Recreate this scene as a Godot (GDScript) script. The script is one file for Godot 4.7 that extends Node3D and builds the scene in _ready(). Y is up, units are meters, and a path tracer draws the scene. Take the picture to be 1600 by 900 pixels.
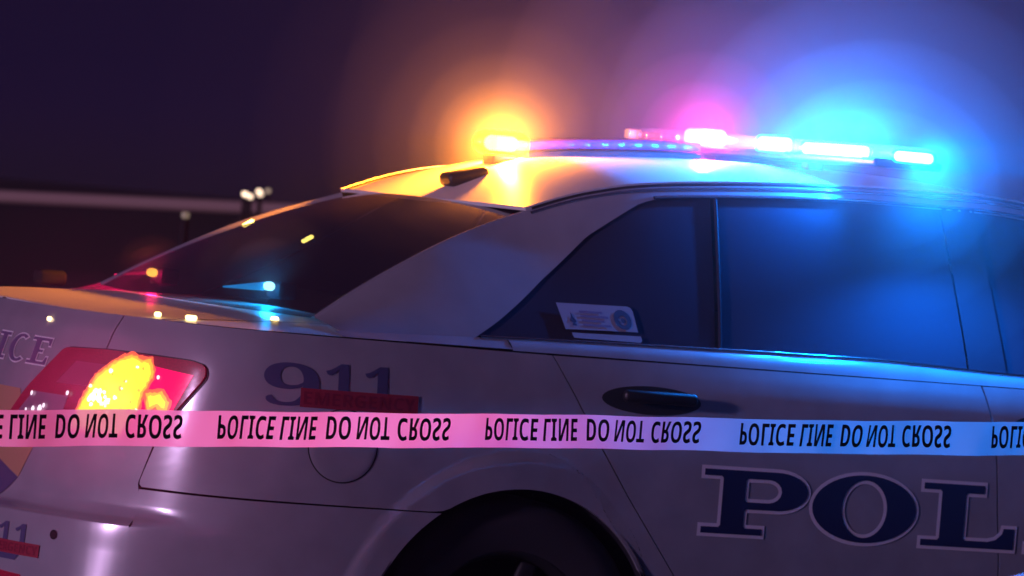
extends Node3D

# ---------------------------------------------------------------- helpers
var taken := {}
var car: Node3D
var air: Node3D
var M := {}
const RC := -1.8477   # arc length of the car's outline at the middle of the rear
const WX := -0.055    # rear axle
const WF := 2.813     # front axle
const WY := 0.363
var plan_x := PackedFloat32Array()
var plan_z := PackedFloat32Array()
var plan_n := PackedVector2Array()
const PU := 0.01

func numbered(called: String, parent: Node) -> String:
	var key := str(parent.get_instance_id()) + called
	var n: int = taken.get(key, 0)
	taken[key] = n + 1
	return called if n == 0 else "%s_%03d" % [called, n]

func put(called: String, mesh: Mesh, mat: Material, parent: Node) -> MeshInstance3D:
	var o := MeshInstance3D.new()
	o.name = numbered(called, parent)
	o.mesh = mesh
	if mat: o.material_override = mat
	parent.add_child(o, true)
	return o

func tag(o: Node, label: String, category: String, group := "") -> Node:
	o.set_meta("label", label)
	o.set_meta("category", category)
	if group != "": o.set_meta("group", group)
	return o

func thing(called: String, at := Vector3.ZERO) -> Node3D:
	var o := Node3D.new()
	o.name = numbered(called, self)
	o.position = at
	add_child(o, true)
	return o

func mat(c: Color, rough := 0.5, metal := 0.0) -> StandardMaterial3D:
	var m := StandardMaterial3D.new()
	m.albedo_color = Color(c.r, c.g, c.b).linear_to_srgb()
	m.albedo_color.a = c.a
	m.roughness = rough
	m.metallic = metal
	if c.a < 1.0: m.transparency = BaseMaterial3D.TRANSPARENCY_ALPHA
	return m

func glow(c: Color, energy: float) -> StandardMaterial3D:
	var m := mat(Color(0.16, 0.16, 0.16), 0.3)
	m.emission_enabled = true
	m.emission = Color(c.r, c.g, c.b).linear_to_srgb()
	m.emission_energy_multiplier = energy
	return m

func lit_lens(c: Color, energy: float) -> StandardMaterial3D:
	var m := mat(Color(c.r * .6, c.g * .6, c.b * .6, .45), .08)
	m.emission_enabled = true
	m.emission = Color(c.r, c.g, c.b).linear_to_srgb()
	m.emission_energy_multiplier = energy
	return m

func noise(freq: float, a: float, b: float, seed_ := 1, octaves := 4) -> NoiseTexture2D:
	var n := FastNoiseLite.new()
	n.seed = seed_
	n.frequency = freq
	n.fractal_octaves = octaves
	var t := NoiseTexture2D.new()
	t.width = 512
	t.height = 512
	t.seamless = true
	t.noise = n
	var g := Gradient.new()
	g.set_color(0, Color(a, a, a))
	g.set_color(1, Color(b, b, b))
	t.color_ramp = g
	return t

func lamp(called: String, at: Vector3, c: Color, energy: float, size := 0.02) -> OmniLight3D:
	var l := OmniLight3D.new()
	l.name = called
	l.light_color = Color(c.r, c.g, c.b).linear_to_srgb()
	l.light_energy = energy
	l.light_size = size
	l.omni_range = 60.0
	l.omni_attenuation = 2.0
	l.shadow_enabled = true
	l.position = at
	add_child(l, true)
	return l

# piecewise smooth curve through a table of (x, value), monotone between the points
func curve(tab: Array, x: float) -> float:
	var n := tab.size()
	if x <= tab[0].x: return tab[0].y
	if x >= tab[n - 1].x: return tab[n - 1].y
	var i := 0
	while x > tab[i + 1].x: i += 1
	var h: float = tab[i + 1].x - tab[i].x
	var t: float = (x - tab[i].x) / h
	return (2 * t * t * t - 3 * t * t + 1) * tab[i].y + (t * t * t - 2 * t * t + t) * h * slope(tab, i) + (-2 * t * t * t + 3 * t * t) * tab[i + 1].y + (t * t * t - t * t) * h * slope(tab, i + 1)

func slope(tab: Array, k: int) -> float:
	var n := tab.size()
	if k == 0: return (tab[1].y - tab[0].y) / (tab[1].x - tab[0].x)
	if k == n - 1: return (tab[k].y - tab[k - 1].y) / (tab[k].x - tab[k - 1].x)
	var a: float = (tab[k].y - tab[k - 1].y) / (tab[k].x - tab[k - 1].x)
	var b: float = (tab[k + 1].y - tab[k].y) / (tab[k + 1].x - tab[k].x)
	return 0.0 if a * b <= 0 else 2 * a * b / (a + b)

func line(p: Array, t: float) -> Vector2:
	# a polyline read by its length
	var total := 0.0
	for i in p.size() - 1: total += p[i].distance_to(p[i + 1])
	var want := t * total
	for i in p.size() - 1:
		var d: float = p[i].distance_to(p[i + 1])
		if want <= d or i == p.size() - 2: return p[i].lerp(p[i + 1], clampf(want / maxf(d, 1e-6), 0.0, 1.0))
		want -= d
	return p[-1]

func arc(c: Vector2, r: float, a0: float, a1: float, n := 24) -> Array:
	var out := []
	for i in n + 1:
		var a := deg_to_rad(lerpf(a0, a1, float(i) / n))
		out.append(c + Vector2(cos(a), sin(a)) * r)
	return out

# a sheet P(s, t), s and t from 0 to 1, smooth normals; mirror puts it on the other side of the car; lip turns its rim inwards
func sheet(f: Callable, ns: int, nt: int, mirror := false, lip := 0.0, st: SurfaceTool = null, turn := 1.0) -> SurfaceTool:
	if st == null:
		st = SurfaceTool.new()
		st.begin(Mesh.PRIMITIVE_TRIANGLES)
	var P := []
	var N := []
	var e := 0.002
	for j in nt + 1:
		for i in ns + 1:
			var s := float(i) / ns
			var t := float(j) / nt
			var p: Vector3 = f.call(s, t)
			var s1 := clampf(s, 0.003, 0.997)
			var t1 := clampf(t, 0.003, 0.997)
			var a: Vector3 = f.call(s1 + e, t1) - f.call(s1 - e, t1)
			var b: Vector3 = f.call(s1, t1 + e) - f.call(s1, t1 - e)
			var n := a.cross(b).normalized() * turn
			if mirror:
				p.z = -p.z
				n.z = -n.z
			P.append(p)
			N.append(n)
	var flip := mirror != (turn < 0)
	var w := ns + 1
	for j in nt:
		for i in ns:
			var q := [j * w + i, (j + 1) * w + i, (j + 1) * w + i + 1, j * w + i + 1]
			for k in ([0, 2, 1, 0, 3, 2] if flip else [0, 1, 2, 0, 2, 3]):
				st.set_normal(N[q[k]])
				st.add_vertex(P[q[k]])
	if lip > 0:
		var rim := []
		for i in ns: rim.append([i, i + 1])
		for j in nt: rim.append([j * w + ns, (j + 1) * w + ns])
		for i in ns: rim.append([nt * w + ns - i, nt * w + ns - i - 1])
		for j in nt: rim.append([(nt - j) * w, (nt - j - 1) * w])
		for r in rim:
			var p0: Vector3 = P[r[0]]
			var p1: Vector3 = P[r[1]]
			var d0: Vector3 = p0 - N[r[0]] * lip
			var d1: Vector3 = p1 - N[r[1]] * lip
			var n := (p1 - p0).cross(N[r[0]]).normalized()
			for v in [p0, p1, d1, p0, d1, d0]:
				st.set_normal(n)
				st.add_vertex(v)
	return st

# a patch with four edges in the plane of a surface map: bottom and top run the same way, so do left and right
func patch(bot: Array, top: Array, left: Array, right: Array, fmap: Callable, gap := 0.0, left_gap := 1.0) -> Callable:
	var n := 48
	var B := []
	var T := []
	var L := []
	var R := []
	for i in n + 1:
		B.append(line(bot, float(i) / n))
		T.append(line(top, float(i) / n))
		L.append(line(left, float(i) / n))
		R.append(line(right, float(i) / n))
	var width: float = maxf(bot[0].distance_to(bot[-1]), top[0].distance_to(top[-1]))
	var height: float = maxf(left[0].distance_to(left[-1]), right[0].distance_to(right[-1]))
	var gs := gap / maxf(width, 0.01)
	var gt := gap / maxf(height, 0.01)
	var pick := func(a: Array, t: float) -> Vector2:
		var k := clampf(t, 0.0, 1.0) * n
		var i := mini(int(k), n - 1)
		return a[i].lerp(a[i + 1], k - i)
	return func(s0: float, t0: float) -> Vector3:
		var s := lerpf(gs * left_gap, 1 - gs, s0)
		var t := lerpf(gt, 1 - gt, t0)
		var q: Vector2 = pick.call(B, s) * (1 - t) + pick.call(T, s) * t + pick.call(L, t) * (1 - s) + pick.call(R, t) * s
		q -= (B[0] * (1 - s) * (1 - t) + B[n] * s * (1 - t) + T[0] * (1 - s) * t + T[n] * s * t)
		return fmap.call(q)

# flat shapes with holes laid on a surface map, cut into narrow bands so that they follow it
func decal(polys: Array, holes: Array, fmap: Callable, off: float, band := 0.015) -> ArrayMesh:
	var st := SurfaceTool.new()
	st.begin(Mesh.PRIMITIVE_TRIANGLES)
	for poly in polys:
		var lo := Vector2(1e9, 1e9)
		var hi := -lo
		for v in poly:
			lo = lo.min(v)
			hi = hi.max(v)
		var y := lo.y
		while y < hi.y:
			var bx := PackedVector2Array([Vector2(lo.x - 1, y), Vector2(hi.x + 1, y), Vector2(hi.x + 1, y + band), Vector2(lo.x - 1, y + band)])
			var pieces := Geometry2D.intersect_polygons(poly, bx)
			for h in holes:
				var rest: Array[PackedVector2Array] = []
				for p in pieces: rest.append_array(Geometry2D.clip_polygons(p, h))
				pieces = rest
			for p in pieces:
				var ids := Geometry2D.triangulate_polygon(p)
				for k in range(0, ids.size(), 3):
					lay(st, [p[ids[k]], p[ids[k + 1]], p[ids[k + 2]]], fmap, off)
			y += band
	return st.commit()

func lay(st: SurfaceTool, tri: Array, fmap: Callable, off: float) -> void:
	var area: float = (tri[1] - tri[0]).cross(tri[2] - tri[0])
	if absf(area) < 1e-10: return
	if area > 0: tri = [tri[0], tri[2], tri[1]]
	var far := 0
	for k in 3:
		if tri[k].distance_squared_to(tri[(k + 1) % 3]) > tri[far].distance_squared_to(tri[(far + 1) % 3]): far = k
	var c0: Vector2 = tri[far]
	var c1: Vector2 = tri[(far + 1) % 3]
	if c0.distance_squared_to(c1) > .0009:
		var m := (c0 + c1) * .5
		var apex: Vector2 = tri[(far + 2) % 3]
		lay(st, [c0, m, apex], fmap, off)
		lay(st, [m, c1, apex], fmap, off)
		return
	for q in tri:
		var p: Vector3 = fmap.call(q)
		var a: Vector3 = fmap.call(q + Vector2(0.003, 0)) - p
		var b: Vector3 = fmap.call(q + Vector2(0, 0.003)) - p
		var n := a.cross(b).normalized()
		st.set_normal(n)
		st.add_vertex(p + n * off)

# lettering from a font, fitted between x0 and x1 and between y0 (foot) and y1 (head of the capitals) on a surface map
func words(text: String, font: String, bold: bool, x0: float, x1: float, y0: float, y1: float, fmap: Callable, off: float) -> ArrayMesh:
	var f := SystemFont.new()
	f.font_names = PackedStringArray([font])
	f.font_weight = 700 if bold else 400
	var tm := TextMesh.new()
	tm.font = f
	tm.text = text
	tm.font_size = 64
	tm.pixel_size = 0.01
	tm.depth = 0.0
	tm.curve_step = 1.5
	var a := tm.get_mesh_arrays()
	var v: PackedVector3Array = a[Mesh.ARRAY_VERTEX]
	var ids: PackedInt32Array = a[Mesh.ARRAY_INDEX] if a[Mesh.ARRAY_INDEX] != null else PackedInt32Array(range(v.size()))
	var lo := Vector2(1e9, 1e9)
	var hi := -lo
	for p in v:
		lo = lo.min(Vector2(p.x, p.y))
		hi = hi.max(Vector2(p.x, p.y))
	var st := SurfaceTool.new()
	st.begin(Mesh.PRIMITIVE_TRIANGLES)
	for k in range(0, ids.size(), 3):
		var tri := []
		for m in 3:
			var p := v[ids[k + m]]
			tri.append(Vector2(remap(p.x, lo.x, hi.x, x0, x1), remap(p.y, lo.y, hi.y, y0, y1)))
		lay(st, tri, fmap, off)
	return st.commit()

# a box with rounded edges, about the origin
func rbox(size: Vector3, r: float, st: SurfaceTool = null, at := Vector3.ZERO, steps := 3) -> SurfaceTool:
	if st == null:
		st = SurfaceTool.new()
		st.begin(Mesh.PRIMITIVE_TRIANGLES)
	var h := size * 0.5
	r = minf(r, minf(h.x, minf(h.y, h.z)) * 0.999)
	var g := steps * 2 + 1
	for ax in 3:
		for sg in [-1.0, 1.0]:
			var P := []
			var N := []
			for j in g + 1:
				for i in g + 1:
					var c := Vector3.ZERO
					c[ax] = sg
					c[(ax + 1) % 3] = edge(i, steps)
					c[(ax + 2) % 3] = edge(j, steps)
					var core := Vector3.ZERO
					var dir := Vector3.ZERO
					for k in 3:
						core[k] = signf(c[k]) * (h[k] - r)
						dir[k] = c[k]
					dir = Vector3(tan(dir.x * PI / 4), tan(dir.y * PI / 4), tan(dir.z * PI / 4)).normalized()
					P.append(core + dir * r + at)
					N.append(dir)
			for j in g:
				for i in g:
					var q := [j * (g + 1) + i, j * (g + 1) + i + 1, (j + 1) * (g + 1) + i + 1, (j + 1) * (g + 1) + i]
					for k in ([0, 2, 1, 0, 3, 2] if sg > 0 else [0, 1, 2, 0, 2, 3]):
						st.set_normal(N[q[k]])
						st.add_vertex(P[q[k]])
	return st

func edge(i: int, steps: int) -> float:
	return -1.0 + float(i) / steps if i <= steps else float(i - steps - 1) / steps + (1e-6 if i == steps + 1 else 0.0)

func tube(path: Array, r: float, st: SurfaceTool = null, sides := 8) -> SurfaceTool:
	if st == null:
		st = SurfaceTool.new()
		st.begin(Mesh.PRIMITIVE_TRIANGLES)
	var rings := []
	for i in path.size():
		var d: Vector3 = (path[mini(i + 1, path.size() - 1)] - path[maxi(i - 1, 0)]).normalized()
		var a := d.cross(Vector3(0.13, 1, 0.07)).normalized()
		var b := a.cross(d).normalized()
		var ring := []
		for k in sides:
			var w := TAU * k / sides
			ring.append(a * cos(w) + b * sin(w))
		rings.append(ring)
	for i in path.size() - 1:
		for k in sides:
			var m := (k + 1) % sides
			for v in [[i, k], [i + 1, m], [i + 1, k], [i, k], [i, m], [i + 1, m]]:
				st.set_normal(rings[v[0]][v[1]])
				st.add_vertex(path[v[0]] + rings[v[0]][v[1]] * r)
	for end in [0, path.size() - 1]:
		for k in range(1, sides - 1):
			for m in [0, k, k + 1]:
				st.set_normal((path[end] - path[1 if end == 0 else end - 1]).normalized())
				st.add_vertex(path[end] + rings[end][m] * r)
	return st

# turned shape: profile of (radius, height) about the y axis
func lathe(prof: Array, sides := 32, smooth := true) -> SurfaceTool:
	var st := SurfaceTool.new()
	st.begin(Mesh.PRIMITIVE_TRIANGLES)
	for i in prof.size() - 1:
		var a: Vector2 = prof[i]
		var b: Vector2 = prof[i + 1]
		for k in sides:
			var w0 := TAU * k / sides
			var w1 := TAU * (k + 1) / sides
			var p := [Vector3(cos(w0) * a.x, a.y, sin(w0) * a.x), Vector3(cos(w0) * b.x, b.y, sin(w0) * b.x), Vector3(cos(w1) * b.x, b.y, sin(w1) * b.x), Vector3(cos(w1) * a.x, a.y, sin(w1) * a.x)]
			for q in [0, 1, 2, 0, 2, 3]:
				st.set_smooth_group(1 if smooth else -1)
				st.add_vertex(p[q])
	st.generate_normals()
	return st

# ---------------------------------------------------------------- the car's surfaces
const SIDE_IN := [Vector2(.22, .055), Vector2(.32, .035), Vector2(.42, .022), Vector2(.55, .008), Vector2(.68, .0), Vector2(.80, .002), Vector2(.90, .008), Vector2(.97, .014), Vector2(1.0, .020), Vector2(1.04, .033), Vector2(1.075, .050)]
const REAR_IN := [Vector2(.22, .06), Vector2(.35, .02), Vector2(.40, .0), Vector2(.46, .0044), Vector2(.53, .0094), Vector2(.594, .014), Vector2(.612, .055), Vector2(.64, .068), Vector2(.75, .075), Vector2(.85, .085), Vector2(.95, .105), Vector2(1.03, .125), Vector2(1.075, .15)]
const FRONT_IN := [Vector2(.22, .06), Vector2(.4, .0), Vector2(.6, .01), Vector2(.8, .07), Vector2(.95, .2), Vector2(1.075, .35)]
const TOP_Y := [Vector2(-.53, 1.107), Vector2(-.323, 1.228), Vector2(-.161, 1.313), Vector2(.06, 1.397), Vector2(.23, 1.456), Vector2(.37, 1.486), Vector2(.55, 1.505), Vector2(.82, 1.524), Vector2(1.1, 1.534), Vector2(1.33, 1.536), Vector2(1.48, 1.528), Vector2(1.8, 1.47), Vector2(2.1, 1.34), Vector2(2.45, 1.14), Vector2(2.6, 1.09)]
const TOP_Z := [Vector2(-.53, .70), Vector2(-.3, .645), Vector2(.08, .548), Vector2(.4, .57), Vector2(1.3, .575), Vector2(1.6, .565), Vector2(2.1, .64), Vector2(2.6, .74)]
const CROWN := [Vector2(.0, .018), Vector2(.1, .026), Vector2(.4, .05), Vector2(1.0, .045), Vector2(1.6, .03)]

func build_plan() -> void:
	var pts := []
	for i in 401:
		var f := PI / 2 * (1 - i / 400.0)
		pts.append(Vector2(-.25 - .95 * pow(maxf(sin(f), 0), 2.0 / 3), .945 * pow(maxf(cos(f), 0), 2.0 / 3) if i > 0 else 0.0))
	for i in range(1, 60): pts.append(Vector2(lerpf(-.25, 2.9, i / 59.0), .945))
	for i in range(1, 201):
		var f := PI / 2 * i / 200.0
		pts.append(Vector2(2.9 + .95 * pow(maxf(sin(f), 0), 2.0 / 2.6), .945 * pow(maxf(cos(f), 0), 2.0 / 2.6)))
	var s := [0.0]
	for i in range(1, pts.size()): s.append(s[-1] + pts[i].distance_to(pts[i - 1]))
	var k := 0
	var u := 0.0
	while u <= s[-1]:
		while k < s.size() - 2 and s[k + 1] < u: k += 1
		var p: Vector2 = pts[k].lerp(pts[k + 1], (u - s[k]) / maxf(s[k + 1] - s[k], 1e-6))
		plan_x.append(p.x)
		plan_z.append(p.y)
		u += PU
	for i in plan_x.size():
		var a := maxi(i - 1, 0)
		var b := mini(i + 1, plan_x.size() - 1)
		var t := Vector2(plan_x[b] - plan_x[a], plan_z[b] - plan_z[a])
		if i == 0: t = Vector2(0, 1)
		t = t.normalized()
		plan_n.append(Vector2(-t.y, t.x))

# the lower body: u runs along the outline (0 at the rear axle, forwards), y up; past the middle of the rear it goes on round the other side
func body(q: Vector2) -> Vector3:
	var u := q.x
	var side := 1.0
	if u < RC:
		u = 2 * RC - u
		side = -1.0
	var k := clampf((u - RC) / PU, 0.0, plan_x.size() - 1.001)
	var i := int(k)
	var f := k - i
	var n := plan_n[i].lerp(plan_n[i + 1], f).normalized()
	var ds := curve(SIDE_IN, q.y)
	var o := 0.0
	if n.x < -0.2:
		var b := smoothstep(.25, .85, -n.x)
		o = -((1 - b) * ds + b * curve(REAR_IN, q.y))
	elif n.x > 0.1:
		var b := smoothstep(.1, .85, n.x)
		o = -((1 - b) * ds + b * curve(FRONT_IN, q.y))
	else:
		o = -ds
	for cx in [WX, WF]:
		var r := Vector2(u - cx, q.y - WY).length()
		if r < .49: o += .008 * (1 - smoothstep(.445, .478, r)) * clampf(1 - absf(n.x) * 2, 0, 1) * (1 - smoothstep(-.12, .22, u - cx))
	return Vector3(lerpf(plan_x[i], plan_x[i + 1], f) + n.x * o, q.y, (lerpf(plan_z[i], plan_z[i + 1], f) + n.y * o) * side)

func belt_y(x: float) -> float:
	return curve([Vector2(-.53, 1.086), Vector2(-.18, 1.096), Vector2(.35, 1.106), Vector2(.9, 1.112), Vector2(1.3, 1.1), Vector2(2.6, 1.085)], x)

# the sides above the belt: x along the car, v from the belt (0) to the roof rail (1)
func cabin(q: Vector2) -> Vector3:
	var x := q.x
	var y0 := belt_y(x)
	var y1 := curve(TOP_Y, x)
	var z0 := curve([Vector2(-.53, .845), Vector2(.2, .858), Vector2(2.0, .858), Vector2(2.6, .84)], x)
	var z1 := curve(TOP_Z, x)
	return Vector3(x, lerpf(y0, y1, q.y), z0 - (z0 - z1) * pow(maxf(q.y, 0.0), 1.06))

func cabin_xy(q: Vector2) -> Vector3:
	return cabin(Vector2(q.x, (q.y - belt_y(q.x)) / (curve(TOP_Y, q.x) - belt_y(q.x))))

func roof_y(x: float, s: float) -> float:
	return curve(TOP_Y, x) + curve(CROWN, x) * (1 - pow(absf(s), 2.1))

func deck_y(x: float, share: float) -> float:
	return 1.075 + lerpf(.004, .034, clampf((x + 1.05) / .52, 0, 1)) * (1 - pow(absf(share), 2.5))

func panel(called: String, f: Callable, ns: int, nt: int, m: Material, both := true, lip := 0.014, parent: Node = car) -> MeshInstance3D:
	var o := put(called, sheet(f, ns, nt, false, lip).commit(), m, parent)
	if both: put(called, sheet(f, ns, nt, true, lip).commit(), m, parent)
	return o

# ---------------------------------------------------------------- the scene
func _ready() -> void:
	# camera
	var cam := Camera3D.new()
	cam.name = "camera"
	var f := Vector3(0.446, -0.021, -0.895).normalized()
	var flat := f.cross(Vector3.UP).normalized()
	var right := flat.rotated(f, -deg_to_rad(5.2)).normalized()
	cam.transform = Transform3D(Basis(right, right.cross(f), -f), Vector3(-5.490, 1.473, 11.677))
	cam.fov = 6.484
	var lens := CameraAttributesPhysical.new()
	lens.frustum_focal_length = 12.0 / tan(deg_to_rad(3.242))
	lens.frustum_focus_distance = 11.0
	lens.exposure_aperture = 10.0
	cam.attributes = lens
	cam.near = 0.1
	cam.far = 2000.0
	add_child(cam)
	cam.current = true
	# sky and air
	var env := Environment.new()
	env.background_mode = Environment.BG_SKY
	var sm := ProceduralSkyMaterial.new()
	sm.sky_top_color = Color(.0068, .0038, .019).linear_to_srgb()
	sm.sky_horizon_color = Color(.0088, .0044, .0235).linear_to_srgb()
	sm.ground_bottom_color = Color(.004, .003, .006).linear_to_srgb()
	sm.ground_horizon_color = Color(.011, .006, .02).linear_to_srgb()
	var sky := Sky.new()
	sky.sky_material = sm
	env.sky = sky
	env.tonemap_mode = Environment.TONE_MAPPER_LINEAR
	env.tonemap_exposure = 1.0
	env.volumetric_fog_enabled = true
	env.volumetric_fog_density = 0.0
	env.sdfgi_enabled = true
	env.ssao_enabled = true
	env.ssil_enabled = true
	var we := WorldEnvironment.new()
	we.environment = env
	add_child(we)
	# the low light that comes from behind the car, off to the left
	var sun := DirectionalLight3D.new()
	sun.name = "low_light"
	sun.light_color = Color(.86, .53, 1.0).linear_to_srgb()
	sun.light_energy = 0.31
	sun.light_angular_distance = 4.0
	sun.shadow_enabled = true
	sun.look_at_from_position(Vector3(-.955, .12, .25) * 10, Vector3.ZERO)
	add_child(sun)

	build_plan()
	materials()
	setting()
	air = Node3D.new()
	air.name = "mist"
	air.set_meta("kind", "stuff")
	add_child(air)
	# mist added about the lamps in place of lens glow, thinning out smoothly
	glow_mist(Vector3(.31, 1.56, -.10), Vector3.ZERO, .09, .90, 8, .0018, 1.9)
	glow_mist(Vector3(1.02, 1.56, .62), Vector3(0, 0, .16), .13, 1.35, 8, .0215, 1.3)
	glow_mist(Vector3(.96, 1.63, -.225), Vector3(0, 0, .05), .10, .36, 4, .012, 1.2)
	glow_mist(Vector3(-1.16, .87, .86), Vector3.ZERO, .12, .80, 5, .0034, 1.1)
	mist("glow_mist", Vector3(.2, 1.2, 2.4), Vector3(13, 7, 10), .0008)
	car = thing("police_car")
	tag(car, "silver police patrol car with lit roof lights and dark blue POLICE lettering behind the tape", "police car")
	lower_body()
	upper_body()
	wheels()
	cabin_inside()
	tail_lights()
	markings()
	light_bars()
	tape()
	drum()

func mist(called: String, at: Vector3, size: Vector3, density: float) -> void:
	var v := FogVolume.new()
	v.name = numbered(called, air)
	v.shape = RenderingServer.FOG_VOLUME_SHAPE_ELLIPSOID
	v.size = size
	var m := FogMaterial.new()
	m.density = density
	m.albedo = Color(.95, .94, .97)
	v.material = m
	v.position = at
	v.set_meta("kind", "stuff")
	air.add_child(v, true)

# shells of mist whose density falls with the distance as a power of it and ends at the outermost
func glow_mist(at: Vector3, longer: Vector3, first: float, last: float, n: int, k: float, fall: float) -> void:
	var radii := []
	for i in n: radii.append(first * pow(last / first, float(i) / (n - 1)))
	var share := []
	for i in n:
		var mid: float = radii[i] if i == 0 else sqrt(radii[i] * radii[i - 1])
		share.append(k * (pow(mid, -fall) - pow(last, -fall)))
	share.append(0.0)
	for i in n: mist("glow_mist", at, (Vector3.ONE * radii[i] + longer) * 2, maxf(share[i] - share[i + 1], .0001))

func materials() -> void:
	var paint := mat(Color(.42, .41, .47), .27)
	paint.metallic_specular = .8
	paint.clearcoat_enabled = true
	paint.clearcoat = 1.0
	paint.clearcoat_roughness = 0.12
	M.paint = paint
	var white := mat(Color(.80, .76, .72), .45)  # roof and deck paint lightened to look more brightly lit
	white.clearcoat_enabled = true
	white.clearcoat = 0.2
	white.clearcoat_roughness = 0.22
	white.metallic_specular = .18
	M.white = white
	paint.roughness_texture = noise(.02, .85, 1.0, 3)
	paint.albedo_texture = noise(.012, .90, 1.0, 21, 5)
	paint.uv1_triplanar = true
	M.paint = paint
	M.dark = mat(Color(.026, .025, .032), .7)
	M.dark.metallic_specular = .15
	M.pillar = mat(Color(.046, .043, .066), .5)
	M.pillar.metallic_specular = .1
	M.recess_dark = mat(Color(.028, .028, .03), .6)
	M.trim = mat(Color(.015, .015, .018), .45)
	M.rubber = mat(Color(.03, .028, .036), .85)
	M.glass = mat(Color(.050, .046, .075, .95), .25)
	M.glass.metallic_specular = .02
	M.rear_glass = mat(Color(.040, .028, .045, .78), .06)
	M.chrome = mat(Color(.6, .6, .62), .15, 1.0)
	M.alloy = mat(Color(.012, .012, .014), .6)
	M.navy = mat(Color(.016, .022, .095), .4)
	M.number = mat(Color(.085, .085, .20), .4)
	M.red = mat(Color(.36, .03, .06), .4)
	M.tan = mat(Color(.55, .30, .17), .4)
	M.outline = mat(Color(.88, .82, .88), .35)
	M.sticker = mat(Color(.38, .34, .42), .4)
	M.ink = mat(Color(.06, .04, .10), .5)
	M.seat = mat(Color(.03, .03, .035), .8)

func setting() -> void:
	var g := MeshInstance3D.new()
	g.name = "ground"
	var pl := PlaneMesh.new()
	pl.size = Vector2(300, 300)
	g.mesh = pl
	var am := mat(Color(.03, .03, .032), .85)
	am.albedo_texture = noise(.03, .75, 1.0, 5)
	am.uv1_triplanar = true
	am.uv1_world_triplanar = true
	am.uv1_scale = Vector3(.4, .4, .4)
	g.material_override = am
	g.set_meta("kind", "structure")
	add_child(g)
	# guard rail along the far side
	var a := Vector3(8.71, .985, -25.94)
	var d := Vector3(1.485, .075, .742).normalized()
	var rail := thing("guard_rail")
	tag(rail, "plain metal guard rail running behind the boot of the patrol car in the dark", "guard rail")
	var rm := mat(Color(.50, .36, .30), .6)
	var st := tube([a - d * 9, a + d * 11], .052, null, 14)
	put("beam", st.commit(), rm, rail)
	var post := rbox(Vector3(.07, 1.2, .07), .01).commit()
	for i in 3:
		var p := put("post", post, mat(Color(.03, .025, .03), .8), rail)
		p.position = a + d * (i * 8.0 - 6.0) - Vector3(0, .62, 0)
	# low path lights beyond the car
	var px := [Vector2(6.442, -15.898), Vector2(6.47, -15.883), Vector2(6.515, -15.862), Vector2(6.523, -15.858), Vector2(6.562, -15.839), Vector2(6.138, -16.046)]
	var far := [1.23, 1.17, 1.37, 1.27, 1.43, .72]
	var eye := Vector3(-5.490, 1.473, 11.677)
	var labels := ["bright bollard light, leftmost of the cluster above the rear window edge", "bollard light just below the leftmost one of the far cluster", "bright bollard light, upper right in the far cluster over the rear window", "bollard light close under the upper right one of the far cluster", "dimmest bollard light at the right end of the far cluster", "faint lone bollard light left of the cluster, near the guard rail"]
	for i in 6:
		var e := Vector3(px[i].x, 0, px[i].y)
		var p := Vector3(eye.x + (e.x - eye.x) * far[i], 0, eye.z + (e.z - eye.z) * far[i])
		var t := thing("bollard_light", p)
		tag(t, labels[i], "bollard light", "bollard lights in the dark beyond the car")
		put("post", lathe([Vector2(.0, 0), Vector2(.018, 0), Vector2(.018, 1.185), Vector2(.0, 1.185)], 12).commit(), M.dark, t)
		put("lamp_head", lathe([Vector2(.0, 1.185), Vector2(.016, 1.188), Vector2(.02, 1.205), Vector2(.014, 1.215), Vector2(.0, 1.217)], 12).commit(), glow(Color(1, .72, .5), [3.4, 2.4, 3.4, 2.0, .6, .15][i]), t)

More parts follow.
